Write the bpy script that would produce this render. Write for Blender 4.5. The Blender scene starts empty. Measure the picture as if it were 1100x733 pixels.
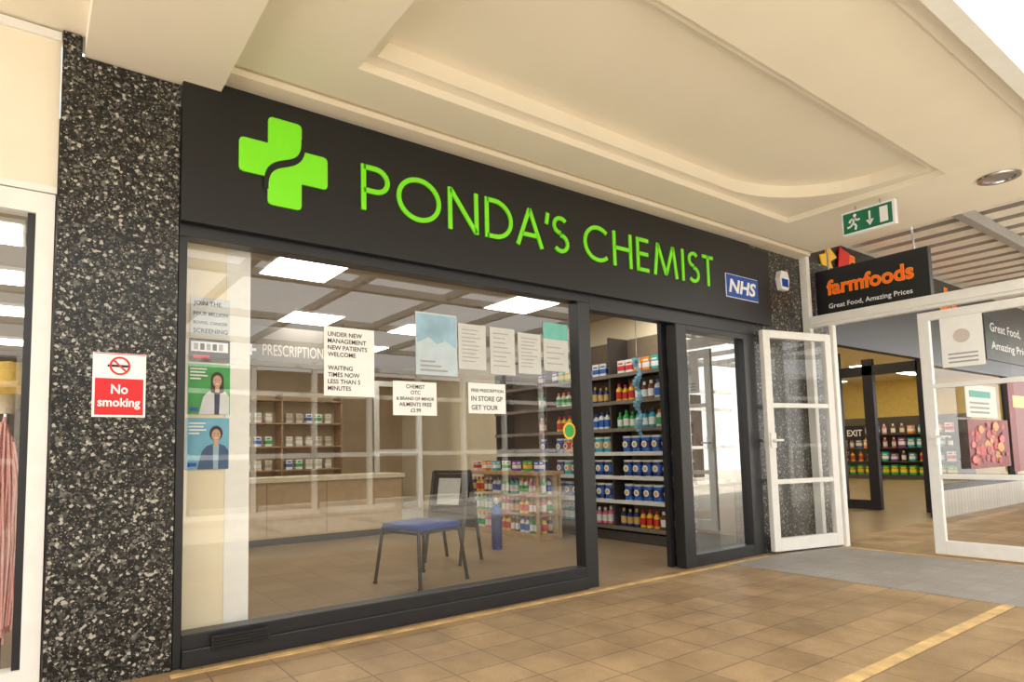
import bpy, math, random
from mathutils import Vector, Matrix
random.seed(7)
# ------------------------------------------------------------------ camera
F=676.;CX,CY=502.,431.
CAM=Vector((-.583,-3.36,1.0))
xa=Vector((973,35,676)).normalized(); ya=Vector((-472,64,676)).normalized()
ya=(ya-xa*ya.dot(xa)).normalized(); za=xa.cross(ya)
cd=bpy.data.cameras.new("camera"); cam=bpy.data.objects.new("camera",cd)
bpy.context.scene.collection.objects.link(cam)
m=Matrix(((xa.x,-xa.y,-xa.z,CAM.x),(ya.x,-ya.y,-ya.z,CAM.y),(za.x,-za.y,-za.z,CAM.z),(0,0,0,1)))
cam.matrix_world=m
cd.sensor_fit='HORIZONTAL';cd.sensor_width=36;cd.lens=F/1100*36
cd.shift_x=(550-CX)/1100;cd.shift_y=(CY-366.5)/1100
cd.clip_start=.05;cd.clip_end=200
bpy.context.scene.camera=cam
def ray(px,py):
    c=Vector(((px-CX)/F,(py-CY)/F,1)); return Vector((xa.dot(c),ya.dot(c),za.dot(c)))
def on(ax,px,py,v):
    r=ray(px,py); t=(v-CAM[ax])/r[ax]; return CAM+r*t
def ony(px,py,y=0): return on(1,px,py,y)
def onx(px,py,x): return on(0,px,py,x)
def onz(px,py,z=0): return on(2,px,py,z)
def X(px,y=0,py=470): return ony(px,py,y).x
# ------------------------------------------------------------------ materials
MATS={}
def nodes(name):
    mt=bpy.data.materials.new(name); mt.use_nodes=True
    nt=mt.node_tree; b=nt.nodes["Principled BSDF"]; MATS[name]=mt
    return mt,nt,b
def M(name,col,rough=.5,metal=0,emit=0,ns=.06,nscale=14,bump=0,ecol=None):
    if name in MATS: return MATS[name]
    mt,nt,b=nodes(name)
    tc=nt.nodes.new("ShaderNodeTexCoord"); n=nt.nodes.new("ShaderNodeTexNoise"); n.inputs["Scale"].default_value=nscale
    n.inputs["Detail"].default_value=3
    nt.links.new(tc.outputs["Object"],n.inputs["Vector"])
    r=nt.nodes.new("ShaderNodeValToRGB"); r.color_ramp.elements[0].position=.3; r.color_ramp.elements[1].position=.7
    r.color_ramp.elements[0].color=tuple(max(0,c*(1-ns)) for c in col)+(1,)
    r.color_ramp.elements[1].color=tuple(min(1,c*(1+ns)) for c in col)+(1,)
    nt.links.new(n.outputs["Fac"],r.inputs["Fac"]); nt.links.new(r.outputs["Color"],b.inputs["Base Color"])
    b.inputs["Roughness"].default_value=rough; b.inputs["Metallic"].default_value=metal
    if emit:
        b.inputs["Emission Color"].default_value=(ecol or col)+(1,); b.inputs["Emission Strength"].default_value=emit
    if bump:
        bp=nt.nodes.new("ShaderNodeBump"); bp.inputs["Strength"].default_value=bump; bp.inputs["Distance"].default_value=.01
        nt.links.new(n.outputs["Fac"],bp.inputs["Height"]); nt.links.new(bp.outputs["Normal"],b.inputs["Normal"])
    return mt
def tiles(name,c1,c2,mortar,size,msize=.005,rough=.4,stain=.25,sc2=1.5,w=None,tint=(1,1,1)):
    mt,nt,b=nodes(name)
    tc=nt.nodes.new("ShaderNodeTexCoord"); br=nt.nodes.new("ShaderNodeTexBrick")
    br.offset=0; br.inputs["Scale"].default_value=1; br.inputs["Brick Width"].default_value=w or size; br.inputs["Row Height"].default_value=size
    br.inputs["Mortar Size"].default_value=msize; br.inputs["Color1"].default_value=c1+(1,); br.inputs["Color2"].default_value=c2+(1,)
    br.inputs["Mortar"].default_value=mortar+(1,); br.inputs["Bias"].default_value=0
    nt.links.new(tc.outputs["Object"],br.inputs["Vector"])
    n=nt.nodes.new("ShaderNodeTexNoise"); n.inputs["Scale"].default_value=sc2; n.inputs["Detail"].default_value=8; n.inputs["Roughness"].default_value=.65
    nt.links.new(tc.outputs["Object"],n.inputs["Vector"])
    r=nt.nodes.new("ShaderNodeValToRGB"); r.color_ramp.elements[0].position=.35; r.color_ramp.elements[1].position=.62
    r.color_ramp.elements[0].color=tuple((1-stain)*t for t in tint)+(1,); r.color_ramp.elements[1].color=(1,1,1,1)
    nt.links.new(n.outputs["Fac"],r.inputs["Fac"])
    mx=nt.nodes.new("ShaderNodeMixRGB"); mx.blend_type='MULTIPLY'; mx.inputs[0].default_value=1
    nt.links.new(br.outputs["Color"],mx.inputs[1]); nt.links.new(r.outputs["Color"],mx.inputs[2])
    n2=nt.nodes.new("ShaderNodeTexNoise"); n2.inputs["Scale"].default_value=120
    nt.links.new(tc.outputs["Object"],n2.inputs["Vector"])
    r2=nt.nodes.new("ShaderNodeValToRGB"); r2.color_ramp.elements[0].position=.35; r2.color_ramp.elements[1].position=.65
    r2.color_ramp.elements[0].color=(.82,.82,.82,1); r2.color_ramp.elements[1].color=(1,1,1,1)
    nt.links.new(n2.outputs["Fac"],r2.inputs["Fac"])
    m2=nt.nodes.new("ShaderNodeMixRGB"); m2.blend_type='MULTIPLY'; m2.inputs[0].default_value=1
    nt.links.new(mx.outputs[0],m2.inputs[1]); nt.links.new(r2.outputs["Color"],m2.inputs[2])
    nt.links.new(m2.outputs[0],b.inputs["Base Color"]); b.inputs["Roughness"].default_value=rough
    bp=nt.nodes.new("ShaderNodeBump"); bp.inputs["Strength"].default_value=.3; bp.inputs["Distance"].default_value=.004; bp.invert=True
    nt.links.new(br.outputs["Fac"],bp.inputs["Height"]); nt.links.new(bp.outputs["Normal"],b.inputs["Normal"])
    return mt
def granite(name):
    mt,nt,b=nodes(name)
    tc=nt.nodes.new("ShaderNodeTexCoord")
    def layer(sc,stops):
        v=nt.nodes.new("ShaderNodeTexVoronoi"); v.inputs["Scale"].default_value=sc; v.inputs["Randomness"].default_value=1
        nt.links.new(tc.outputs["Object"],v.inputs["Vector"])
        s=nt.nodes.new("ShaderNodeSeparateColor"); nt.links.new(v.outputs["Color"],s.inputs[0])
        r=nt.nodes.new("ShaderNodeValToRGB"); r.color_ramp.interpolation='CONSTANT'
        while len(r.color_ramp.elements)<len(stops): r.color_ramp.elements.new(.5)
        for e,(p,c) in zip(r.color_ramp.elements,stops): e.position=p; e.color=c+(1,)
        nt.links.new(s.outputs[0],r.inputs["Fac"])
        return v,r
    v1,r1=layer(80,[(0,(.006,.006,.006)),(.46,(.017,.017,.016)),(.70,(.055,.053,.047)),(.86,(.14,.135,.115)),(.945,(.42,.40,.34))])
    v2,r2=layer(190,[(0,(0,0,0)),(.74,(.025,.024,.021)),(.88,(.10,.095,.08)),(.955,(.32,.30,.26))])
    a=nt.nodes.new("ShaderNodeMixRGB"); a.blend_type='LIGHTEN'; a.inputs[0].default_value=1
    nt.links.new(r1.outputs[0],a.inputs[1]); nt.links.new(r2.outputs[0],a.inputs[2])
    nt.links.new(a.outputs[0],b.inputs["Base Color"]); b.inputs["Roughness"].default_value=.3
    b.inputs["Specular IOR Level"].default_value=.35
    return mt
GLASSES=set()
def glassmat(name,tint=(.96,.97,.96),base=.04,k=.7):
    mt,nt,b=nodes(name); out=nt.nodes["Material Output"]; nt.nodes.remove(b)
    tr=nt.nodes.new("ShaderNodeBsdfTransparent"); tr.inputs[0].default_value=tint+(1,)
    gl=nt.nodes.new("ShaderNodeBsdfGlossy"); gl.inputs["Roughness"].default_value=0; gl.inputs[0].default_value=(1,1,1,1)
    lw=nt.nodes.new("ShaderNodeLayerWeight"); lw.inputs[0].default_value=.5
    pw=nt.nodes.new("ShaderNodeMath"); pw.operation='POWER'; pw.inputs[1].default_value=4
    nt.links.new(lw.outputs["Facing"],pw.inputs[0])
    ad=nt.nodes.new("ShaderNodeMath"); ad.operation='MULTIPLY_ADD'; ad.inputs[1].default_value=k; ad.inputs[2].default_value=base; ad.use_clamp=True
    nt.links.new(pw.outputs[0],ad.inputs[0])
    mx=nt.nodes.new("ShaderNodeMixShader"); nt.links.new(ad.outputs[0],mx.inputs[0]); nt.links.new(tr.outputs[0],mx.inputs[1]); nt.links.new(gl.outputs[0],mx.inputs[2])
    nt.links.new(mx.outputs[0],out.inputs[0]); GLASSES.add(name); return mt
GRAN=granite("speckled_granite")
GLASS=glassmat("clear_glass",base=.075)
GLASS2=glassmat("door_glass",base=.04,k=.35)
GLASS3=glassmat("reflective_glass",tint=(.72,.77,.80),base=.30)
CREAM=M("cream_painted_ceiling",(.87,.80,.66),.7,ns=.02,nscale=2)
CREAM2=M("cream_panel",(.85,.77,.62),.6,ns=.03,nscale=3)
CHAR=M("charcoal_frame",(.014,.015,.018),.35)
SIGNB=M("black_sign_face",(.007,.007,.008),.42)
WHITE=M("white_frame",(.82,.81,.77),.4,ns=.03)
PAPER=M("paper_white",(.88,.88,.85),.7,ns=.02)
PAPER2=M("paper_grey",(.60,.61,.58),.7,ns=.04)  # greyer paper tone, for slightly see-through sheets
BLACK=M("black_ink",(.008,.008,.008),.5)
GREEN=M("lime_green",(.20,.80,.012),.4,ns=.02,emit=.05)
NHSB=M("bright_blue",(.0,.07,.42),.4,ns=.02)
WTXT=M("white_ink",(.9,.9,.9),.4,ns=.01)
DIMTXT=M("dim_cream_ink",(.60,.56,.47),.5,ns=.02)
RED=M("red_print",(.68,.008,.012),.4,ns=.02)
ORANGE=M("orange_glow_print",(.85,.11,.005),.4,ns=.02,emit=.15)  # faint glow added to the colour so the lettering looks brighter
YEL=M("yellow_print",(.95,.55,.02),.4,ns=.02)
TILE=tiles("tan_paving",(.47,.315,.16),(.36,.24,.12),(.21,.14,.08),.225,.004,.48,.34,2.6,w=.30,tint=(.97,.92,.86))
GREYM=tiles("grey_paving",(.38,.355,.32),(.34,.315,.285),(.27,.25,.22),.15,.002,.6,.2)
INTILE=tiles("beige_floor_tile",(.38,.27,.155),(.31,.22,.125),(.18,.13,.08),.30,.004,.28,.2)
BRIGHT=tiles("pale_bounce_paving",(.62,.57,.48),(.56,.51,.43),(.4,.37,.32),.6,.008,.7,.15)  # concrete kept pale to bounce sunlight up onto the ceiling
ORSTR=M("orange_yellow_strip",(.60,.40,.17),.5,ns=.3,nscale=9)
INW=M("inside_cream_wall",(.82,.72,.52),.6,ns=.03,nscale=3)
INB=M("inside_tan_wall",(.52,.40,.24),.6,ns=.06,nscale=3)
INC=M("inside_ceiling_tile",(.42,.36,.27),.8,ns=.04)
SHELF=M("dark_shelf_metal",(.06,.05,.045),.5)
WOOD=M("pale_wood",(.42,.27,.14),.45,ns=.2,nscale=9)
CHROME=M("brushed_chrome",(.6,.6,.6),.2,metal=1)
GREY=M("grey_panel",(.17,.145,.115),.6)
GREYF=M("grey_roof_bar",(.34,.33,.31),.6)
LAMP=M("lamp_diffuser",(1,.96,.86),.5,emit=9.0,ns=0)
LAMPY=M("warm_lamp_diffuser",(1,.88,.60),.5,emit=15.0,ns=0)
# ------------------------------------------------------------------ mesh builder
class MB:
    def __init__(s): s.v=[];s.f=[];s.m=[];s.mats=[];s.T=Matrix.Identity(4)
    def mi(s,mt):
        if mt not in s.mats: s.mats.append(mt)
        return s.mats.index(mt)
    def add(s,vs,fs,mt):
        b=len(s.v); k=s.mi(mt)
        s.v+= [s.T@Vector(v) for v in vs]; s.f+=[tuple(b+i for i in f) for f in fs]; s.m+=[k]*len(fs); return s
    def box(s,x0,x1,y0,y1,z0,z1,mt):
        x0,x1=sorted((x0,x1));y0,y1=sorted((y0,y1));z0,z1=sorted((z0,z1))
        if mt.name in GLASSES:      # panes are single sheets
            if (y1-y0)<(x1-x0):
                y=(y0+y1)/2; return s.add([(x0,y,z0),(x1,y,z0),(x1,y,z1),(x0,y,z1)],[(0,1,2,3)],mt)
            x=(x0+x1)/2; return s.add([(x,y1,z0),(x,y0,z0),(x,y0,z1),(x,y1,z1)],[(0,1,2,3)],mt)
        return s.add([(x0,y0,z0),(x1,y0,z0),(x1,y1,z0),(x0,y1,z0),(x0,y0,z1),(x1,y0,z1),(x1,y1,z1),(x0,y1,z1)],
          [(0,3,2,1),(4,5,6,7),(0,1,5,4),(1,2,6,5),(2,3,7,6),(3,0,4,7)],mt)
    def cyl(s,p0,p1,r0,mt,r1=None,n=12):
        p0=Vector(p0);p1=Vector(p1);r1=r0 if r1 is None else r1
        d=(p1-p0).normalized(); a=d.orthogonal().normalized(); b=d.cross(a)
        vs=[p0+(a*math.cos(2*math.pi*i/n)+b*math.sin(2*math.pi*i/n))*r0 for i in range(n)]+[p1+(a*math.cos(2*math.pi*i/n)+b*math.sin(2*math.pi*i/n))*r1 for i in range(n)]
        fs=[(i,(i+1)%n,n+(i+1)%n,n+i) for i in range(n)]+[tuple(range(n))[::-1],tuple(range(n,2*n))]
        return s.add(vs,fs,mt)
    def tube(s,pts,r,mt,n=10):
        for a,b in zip(pts,pts[1:]): s.cyl(a,b,r,mt,n=n)
        return s
    def lathe(s,prof,mts,n=16,c=(0,0,0)):
        for (r0,z0),(r1,z1),mt in zip(prof,prof[1:],mts):
            vs=[(c[0]+r0*math.cos(2*math.pi*i/n),c[1]+r0*math.sin(2*math.pi*i/n),c[2]+z0) for i in range(n)]+[(c[0]+r1*math.cos(2*math.pi*i/n),c[1]+r1*math.sin(2*math.pi*i/n),c[2]+z1) for i in range(n)]
            s.add(vs,[(i,(i+1)%n,n+(i+1)%n,n+i) for i in range(n)],mt)
        return s
    def prism(s,poly,o,U,V,N,d,mt):
        o=Vector(o);U=Vector(U);V=Vector(V);N=Vector(N);n=len(poly)
        vs=[o+U*a+V*b for a,b in poly]+[o+U*a+V*b+N*d for a,b in poly]
        fs=[(i,(i+1)%n,n+(i+1)%n,n+i) for i in range(n)]+[tuple(range(n))[::-1],tuple(range(n,2*n))]
        return s.add(vs,fs,mt)
    def stroke(s,pts,t,o,U,V,N,d,mt):
        n=len(pts)
        for i,((a,b),(c,e)) in enumerate(zip(pts,pts[1:])):
            L=math.hypot(c-a,e-b)
            if L<1e-6: continue
            th=t(i/(n-1)) if callable(t) else t
            nx,ny=-(e-b)/L*th/2,(c-a)/L*th/2
            s.prism([(a+nx,b+ny),(a-nx,b-ny),(c-nx,e-ny),(c+nx,e+ny)],o,U,V,N,d,mt)
        return s
    def text(s,body,o,U,V,w,h,mt,keep=False,align='l',shear=0,bold=0):
        cu=bpy.data.curves.new("t",'FONT'); cu.body=body; cu.resolution_u=3; cu.shear=shear; cu.offset=bold
        ob=bpy.data.objects.new("t",cu); bpy.context.scene.collection.objects.link(ob)
        bpy.context.view_layer.update()
        dg=bpy.context.evaluated_depsgraph_get(); me=bpy.data.meshes.new_from_object(ob.evaluated_get(dg))
        co=[v.co.copy() for v in me.vertices]; fs=[tuple(p.vertices) for p in me.polygons]
        bpy.data.objects.remove(ob); bpy.data.curves.remove(cu); bpy.data.meshes.remove(me)
        if not co: return s
        a0=min(c.x for c in co);a1=max(c.x for c in co);b0=min(c.y for c in co);b1=max(c.y for c in co)
        sx=w/max(a1-a0,1e-6); sy=h/max(b1-b0,1e-6); ox=0
        if keep:
            k=min(sx,sy); ox=(w-k*(a1-a0))/2 if align=='c' else 0
            sx=sy=k
        o=Vector(o);U=Vector(U);V=Vector(V)
        return s.add([o+U*((c.x-a0)*sx+ox)+V*((c.y-b0)*sy) for c in co],fs,mt)
ORG={}
def make(mb,name,parent=None,label=None,cat=None,kind=None,group=None,smooth=False,bevel=0,origin=None):
    if origin is None:
        xs=[v.x for v in mb.v];ys=[v.y for v in mb.v];zs=[v.z for v in mb.v]
        origin=Vector(((min(xs)+max(xs))/2,(min(ys)+max(ys))/2,min(zs)))
    origin=Vector(origin)
    me=bpy.data.meshes.new(name); me.from_pydata([v-origin for v in mb.v],[],mb.f)
    for mt in mb.mats: me.materials.append(mt)
    me.polygons.foreach_set("material_index",mb.m)
    if smooth:
        me.polygons.foreach_set("use_smooth",[True]*len(me.polygons))
        try: me.set_sharp_from_angle(angle=math.radians(40))
        except Exception: pass
    me.update()
    o=bpy.data.objects.new(name,me); bpy.context.scene.collection.objects.link(o)
    ORG[o.name]=origin
    if parent is not None:
        o.parent=parent; o.location=origin-ORG[parent.name]
    else: o.location=origin
    if label: o["label"]=label
    if cat: o["category"]=cat
    if kind: o["kind"]=kind
    if group: o["group"]=group
    if bevel:
        b=o.modifiers.new("bevel",'BEVEL'); b.width=bevel; b.segments=2; b.limit_method='ANGLE'
    return o
def empty(name,loc,label,cat,group=None):
    o=bpy.data.objects.new(name,None); bpy.context.scene.collection.objects.link(o); o.location=loc; ORG[o.name]=Vector(loc)
    o["label"]=label;o["category"]=cat
    if group:o["group"]=group
    return o
UX=Vector((1,0,0));UZ=Vector((0,0,1));NY=Vector((0,-1,0));UYm=Vector((0,-1,0));NX=Vector((-1,0,0))
ST="structure"
# ------------------------------------------------------------------ key dims
XR=X(811); ZC=2.98; SY=-.10
sx1=X(828,SY,320)
sz0=(ony(192,228,SY).z+ony(820,352,SY).z)/2
sz1=(ony(193,85,SY).z+ony(828,271,SY).z)/2
gx0=X(196);gx1=X(620);mx1=X(633)
gz0=(ony(190,676).z+ony(622,612).z)/2
gz1=(ony(197,252).z+ony(620,329).z)/2
# ------------------------------------------------------------------ ground & floors
b=MB(); b.box(-4,6.05,-2.7,-.05,-.1,0,TILE); floor=make(b,"floor",kind=ST)
b=MB(); b.box(-8,24,-16,-2.7,-.1,0,BRIGHT); make(b,"floor",kind=ST)  # unseen outer ground, added bright as a bounce surface for the ceiling
b=MB(); b.box(-.5,XR+.08,-.05,7,-.1,0,INTILE); make(b,"floor",kind=ST)
b=MB(); b.box(6.05,24,-2.7,-.05,-.1,0,TILE); make(b,"floor",kind=ST)
b=MB(); b.box(XR+.08,24,-.05,9,-.1,0,INTILE); make(b,"floor",kind=ST)
b=MB(); b.box(-4,-.5,-.05,8,-.1,0,INTILE); make(b,"floor",kind=ST)
b=MB(); b.box(4.35,5.93,-2.3,-.17,0,.004,GREYM); make(b,"floor",kind=ST)
b=MB(); b.box(-.02,4.95,-.165,-.12,0,.004,ORSTR); make(b,"trim_1",kind=ST)
b=MB(); b.box(0,4.34,-2.045,-1.985,0,.004,ORSTR); make(b,"trim_2",kind=ST)
b=MB(); b.box(5.94,6.01,-2.6,-.1,0,.004,ORSTR); make(b,"trim_3",kind=ST)
# ------------------------------------------------------------------ outside ceiling with coffer
hx0,hx1,hy0,hy1=.75,4.93,-1.70,-.52
b=MB(); SL=.05
b.box(-4,6.02,hy1,.1,ZC,ZC+SL,CREAM); b.box(-4,6.02,-2.42,hy0,ZC,ZC+SL,CREAM)
b.box(-4,hx0,hy0,hy1,ZC,ZC+SL,CREAM); b.box(hx1,6.02,hy0,hy1,ZC,ZC+SL,CREAM)
i=.075; z2=ZC+SL+.001; z3=ZC+.15
b.box(hx0-.02,hx1+.02,hy1-i,hy1+.02,z2,z3,CREAM);b.box(hx0-.02,hx1+.02,hy0-.02,hy0+i,z2,z3,CREAM)
b.box(hx0-.02,hx0+i,hy0+i,hy1-i,z2,z3,CREAM);b.box(hx1-.02-i,hx1+.02,hy0+i,hy1-i,z2,z3,CREAM)
def spandrel(cx,cy,sx_,sy_,rx_,ry_):
    pts=[(cx,cy)]+[(cx-sx_*rx_+sx_*rx_*math.cos(a*math.pi/24),cy-sy_*ry_+sy_*ry_*math.sin(a*math.pi/24)) for a in range(13)]
    b.prism(pts,(0,0,z2),(1,0,0),(0,1,0),(0,0,1),z3-z2,CREAM)
spandrel(hx1-i-.02,hy1-i,1,1,.95,.75)
b.box(-4,6.02,-2.42,.1,z3,z3+.05,CREAM)
make(b,"ceiling",kind=ST)
b=MB(); b.box(-.42,.18,-2.41,-.02,2.88,ZC,CREAM); make(b,"trim_4",kind=ST)
b=MB(); b.box(.181,6.0,-.18,-.02,ZC-.03,ZC,CREAM2); make(b,"trim_5",kind=ST)
b=MB(); b.box(.181,6.0,-.215,-.205,ZC-.008,ZC,M("ceiling_joint",(.45,.38,.27),.7)); make(b,"trim_6",kind=ST)
b=MB(); b.box(-4,6.02,-2.5,-2.42,ZC-.14,ZC+.36,WHITE); b.box(-4,6.02,-2.42,-2.30,ZC-.03,ZC,CREAM); make(b,"trim_7",kind=ST)
# ------------------------------------------------------------------ pillar
pl=X(54,-.06); jz=ony(115,506,-.06).z
b=MB(); b.box(pl,-.004,-.06,.3,0,jz,GRAN); b.box(pl,-.004,-.0585,.3,jz,jz+.005,SHELF); b.box(pl,-.004,-.06,.3,jz+.005,2.875,GRAN); b.box(pl,-.43,-.06,.3,2.875,2.975,GRAN)
make(b,"pillar",label="dark speckled granite pillar between the two shopfronts",cat="pillar")
b=MB(); b.box(-4,pl-.005,-.03,.05,2.2,2.97,CREAM2); b.box(-4,pl-.005,-.045,-.03,2.2,2.23,WHITE);b.box(-4,pl-.005,-.045,-.03,2.93,2.97,WHITE)
make(b,"wall_neighbour",kind=ST)
b=MB(); nx1=pl-.01
b.box(nx1-.07,nx1,-.04,.04,0,2.195,WHITE); b.box(-4,nx1-.07,-.04,.04,2.10,2.195,WHITE); b.box(-4,nx1-.07,-.04,.04,0,.12,WHITE); b.box(nx1-.10,nx1-.07,-.02,.02,.12,2.10,CHAR)
w=make(b,"window_1",kind=ST)
b=MB(); b.box(-4,nx1-.10,-.004,.004,.12,2.10,glassmat("shaded_glass",tint=(.9,.92,.92),base=.05)); make(b,"pane",w)
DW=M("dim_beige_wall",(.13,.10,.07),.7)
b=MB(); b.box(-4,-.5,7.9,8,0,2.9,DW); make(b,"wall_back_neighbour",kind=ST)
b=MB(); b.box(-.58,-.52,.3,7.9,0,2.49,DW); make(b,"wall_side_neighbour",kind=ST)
b=MB(); b.box(-4,-.5,.05,8,2.5,2.6,INC); make(b,"ceiling",kind=ST)
# ------------------------------------------------------------------ shopfront window
b=MB()
b.box(.0,gx0,-.05,.05,0,gz1,CHAR); b.box(gx1,mx1,-.05,.05,0,gz1,CHAR)
b.box(.0,mx1,-.05,.05,gz1,sz0+.03,CHAR); b.box(gx0,gx1,-.05,.05,0,gz0,CHAR); b.box(gx0,gx1,-.07,-.05,0,gz0*.55,CHAR)
w=make(b,"window_2",kind=ST,bevel=.004)
b=MB(); b.box(gx0,gx1,-.004,.004,gz0,gz1,GLASS); make(b,"pane",w)
b=MB(); vx0,vx1=X(226),X(286); vz=.10
b.box(vx0,vx1,-.078,-.0705,vz-.035,vz+.035,BLACK)
for i in range(5): b.box(vx0+.01,vx1-.01,-.086,-.078,vz-.03+i*.014,vz-.024+i*.014,CHAR)
make(b,"vent_grille",w)
ox1=X(726); fx0,fx1=X(737),X(799)
hz=(ony(640,336).z+ony(725,349).z)/2
b=MB()
b.box(mx1,XR,-.05,.05,hz,sz0+.03,CHAR); b.box(ox1,fx0,-.05,.05,0,hz,CHAR); b.box(fx1,XR,-.05,.05,0,hz,CHAR)
b.box(fx0,fx1,-.05,.05,0,.10,CHAR); b.box(fx0,fx1,-.05,.05,hz-.05,hz,CHAR)
w=make(b,"window_3",kind=ST,bevel=.004)
b=MB(); b.box(fx0,fx1,-.004,.004,.10,hz-.05,GLASS3); make(b,"pane",w)
b=MB(); lx0,lx1=X(713,.09),X(792,.09)
b.box(lx0,lx0+.07,.07,.11,.005,hz+.02,CHAR); b.box(lx1-.07,lx1,.07,.11,.005,hz+.02,CHAR); b.box(lx0+.07,lx1-.07,.07,.11,.005,.10,CHAR);b.box(lx0+.07,lx1-.07,.07,.11,hz-.07,hz+.02,CHAR)
d=make(b,"door_1",kind=ST)
b=MB(); b.box(lx0+.07,lx1-.07,.087,.093,.10,hz-.07,GLASS2); make(b,"pane",d)
# ------------------------------------------------------------------ fascia sign
b=MB(); b.box(.0,sx1,SY,-.055,sz0,sz1,SIGNB)
sign=make(b,"fascia_sign",label="long black shop fascia sign with lime green lettering and cross",cat="sign",bevel=.004)
def arc(cx,cy,r,a0,a1,n=20,ry=None):
    ry=ry or r
    return [(cx+r*math.cos(math.radians(a0+(a1-a0)*i/n)),cy+ry*math.sin(math.radians(a0+(a1-a0)*i/n))) for i in range(n+1)]
T=.108; h2=T/2; lo=h2; hi=1-h2
def letter(c):
    if c=='P': return [[(h2,0),(h2,1)],[(h2,hi)]+[(.30,hi)]+arc(.30,(hi+.44)/2,(hi-.44)/2,90,-90,14)+[(h2,.44)]],.58
    if c=='O': return [arc(.5,.5,.5-h2+.01,0,360,40)],1.0
    if c=='N': return [[(h2,0),(h2,1)],[(h2+.01,.97),(.70,.03)],[(.71,0),(.71,1)]],.76
    if c=='D': return [[(h2,0),(h2,1)],[(h2,hi),(.26,hi)]+arc(.26,.5,.5-h2,90,-90,24)+[(h2,lo)]],.76
    if c=='A': return [[(.05,0),(.40,.98)],[(.40,.98),(.75,0)],[(.17,.30),(.63,.30)]],.80
    if c=="'": return [[(.08,1),(.03,.70)]],.09
    if c=='S': return [arc(.27,.745,.20,40,270,20)+arc(.26,.275,.215,90,-140,20)],.52
    if c=='C': return [arc(.5,.5,.5-h2+.01,48,312,36)],.86
    if c=='H': return [[(h2,0),(h2,1)],[(.66,0),(.66,1)],[(h2,.53),(.66,.53)]],.72
    if c=='E': return [[(h2,0),(h2,1)],[(h2,hi),(.48,hi)],[(h2,.53),(.46,.53)],[(h2,lo),(.48,lo)]],.5
    if c=='M': return [[(.06,0),(.20,.98)],[(.20,.96),(.52,.06)],[(.52,.06),(.84,.96)],[(.84,.98),(.98,0)]],1.04
    if c=='I': return [[(h2,0),(h2,1)]],T
    if c=='T': return [[(0,hi),(.5,hi)],[(.25,0),(.25,1)]],.5
zb=(ony(387,222,SY).z+ony(762,310,SY).z)/2; zt=(ony(387,174,SY).z+ony(762,277,SY).z)/2; H=zt-zb
for word,pa,pb in (("PONDA'S",387,610),("CHEMIST",625,765)):
    lx=ony(pa,(222-48+ (pa-387)*.2),SY).x; rx=ony(pb,(222-24+(pb-387)*.23),SY).x
    tot=0;lay=[]
    for c in word:
        st,wd=letter(c)
        if c=="'": tot-=.10
        if c=="A": tot-=.09
        lay.append((c,tot,st)); tot+=wd+.17
        if c=="'": tot-=.06
    tot-=.17; kx=(rx-lx)/tot
    b=MB()
    for c,x0,st in lay:
        bb=MB() if c=="'" else b
        for pl_ in st: bb.stroke([((x0+p[0])*kx,p[1]*H) for p in pl_],T*H,(lx,SY-.001,zb),UX,UZ,NY,.010,GREEN)
        if c=="'": make(bb,"apostrophe",sign)
    make(b,"lettering",sign,label="lime green raised capital lettering")
cx0=ony(257,165,SY-.012).x; cx1=ony(352,190,SY-.012).x; cw=(cx1-cx0)/2
ccx=(cx0+cx1)/2; ccz=(ony(303,130,SY).z+ony(303,223,SY).z)/2; ch=(ony(303,130,SY).z-ony(303,223,SY).z)/2
def rplus(hw,hh,a,r=.022):
    pts=[]
    for sxn,szn in ((1,1),(-1,1),(-1,-1),(1,-1)):
        seg=[(hw,0),(hw,a-r),(hw-r*.3,a-r*.3),(hw-r,a),(a,a),(a,hh-r),(a-r*.3,hh-r*.3),(a-r,hh)]
        q=[(sxn*u,szn*v) for u,v in seg]
        if sxn*szn<0:q=q[::-1]
        pts+=q
    out=[]
    for p in pts:
        if not out or (abs(out[-1][0]-p[0])+abs(out[-1][1]-p[1]))>1e-5: out.append(p)
    return out
b=MB(); b.prism(rplus(cw,ch,cw*.38),(ccx,SY-.001,ccz),UX,UZ,NY,.010,GREEN)
make(b,"cross_emblem",sign,label="lime green rounded cross split by a dark S-shaped gap")
def bez(p0,p1,p2,p3,n=26):
    return [tuple(((1-t)**3*a+3*(1-t)**2*t*b_+3*(1-t)*t*t*c+t**3*d_) for a,b_,c,d_ in zip(p0,p1,p2,p3)) for t in [i/n for i in range(n+1)]]
b=MB()
S1=bez((cw*.41,ch*.66),(cw*.50,-ch*.30),(-cw*.50,ch*.30),(-cw*.41,-ch*.66),44)
b.stroke(S1,lambda t:.020+.018*math.sin(math.pi*min(max(t,0),1)),(ccx,SY-.0112,ccz),UX,UZ,NY,.001,SIGNB)
make(b,"emblem_ribbon",sign)
q0=ony(779,293,SY-.004);q1=ony(779,318,SY-.004);q2=ony(813,300,SY-.004)
b=MB(); b.box(q0.x,q2.x,SY-.006,SY-.0005,q1.z,q0.z,WTXT); hh=q0.z-q1.z; ww=q2.x-q0.x
b.box(q0.x+.006,q2.x-.006,SY-.009,SY-.006,q1.z+.006,q0.z-.006,NHSB)
b.text("NHS",(q0.x+ww*.07,SY-.0105,q1.z+hh*.2),UX,UZ,ww*.86,hh*.6,WTXT,shear=.2,bold=.035)
make(b,"blue_logo_panel",sign,label="blue rectangular logo reading NHS")
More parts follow.
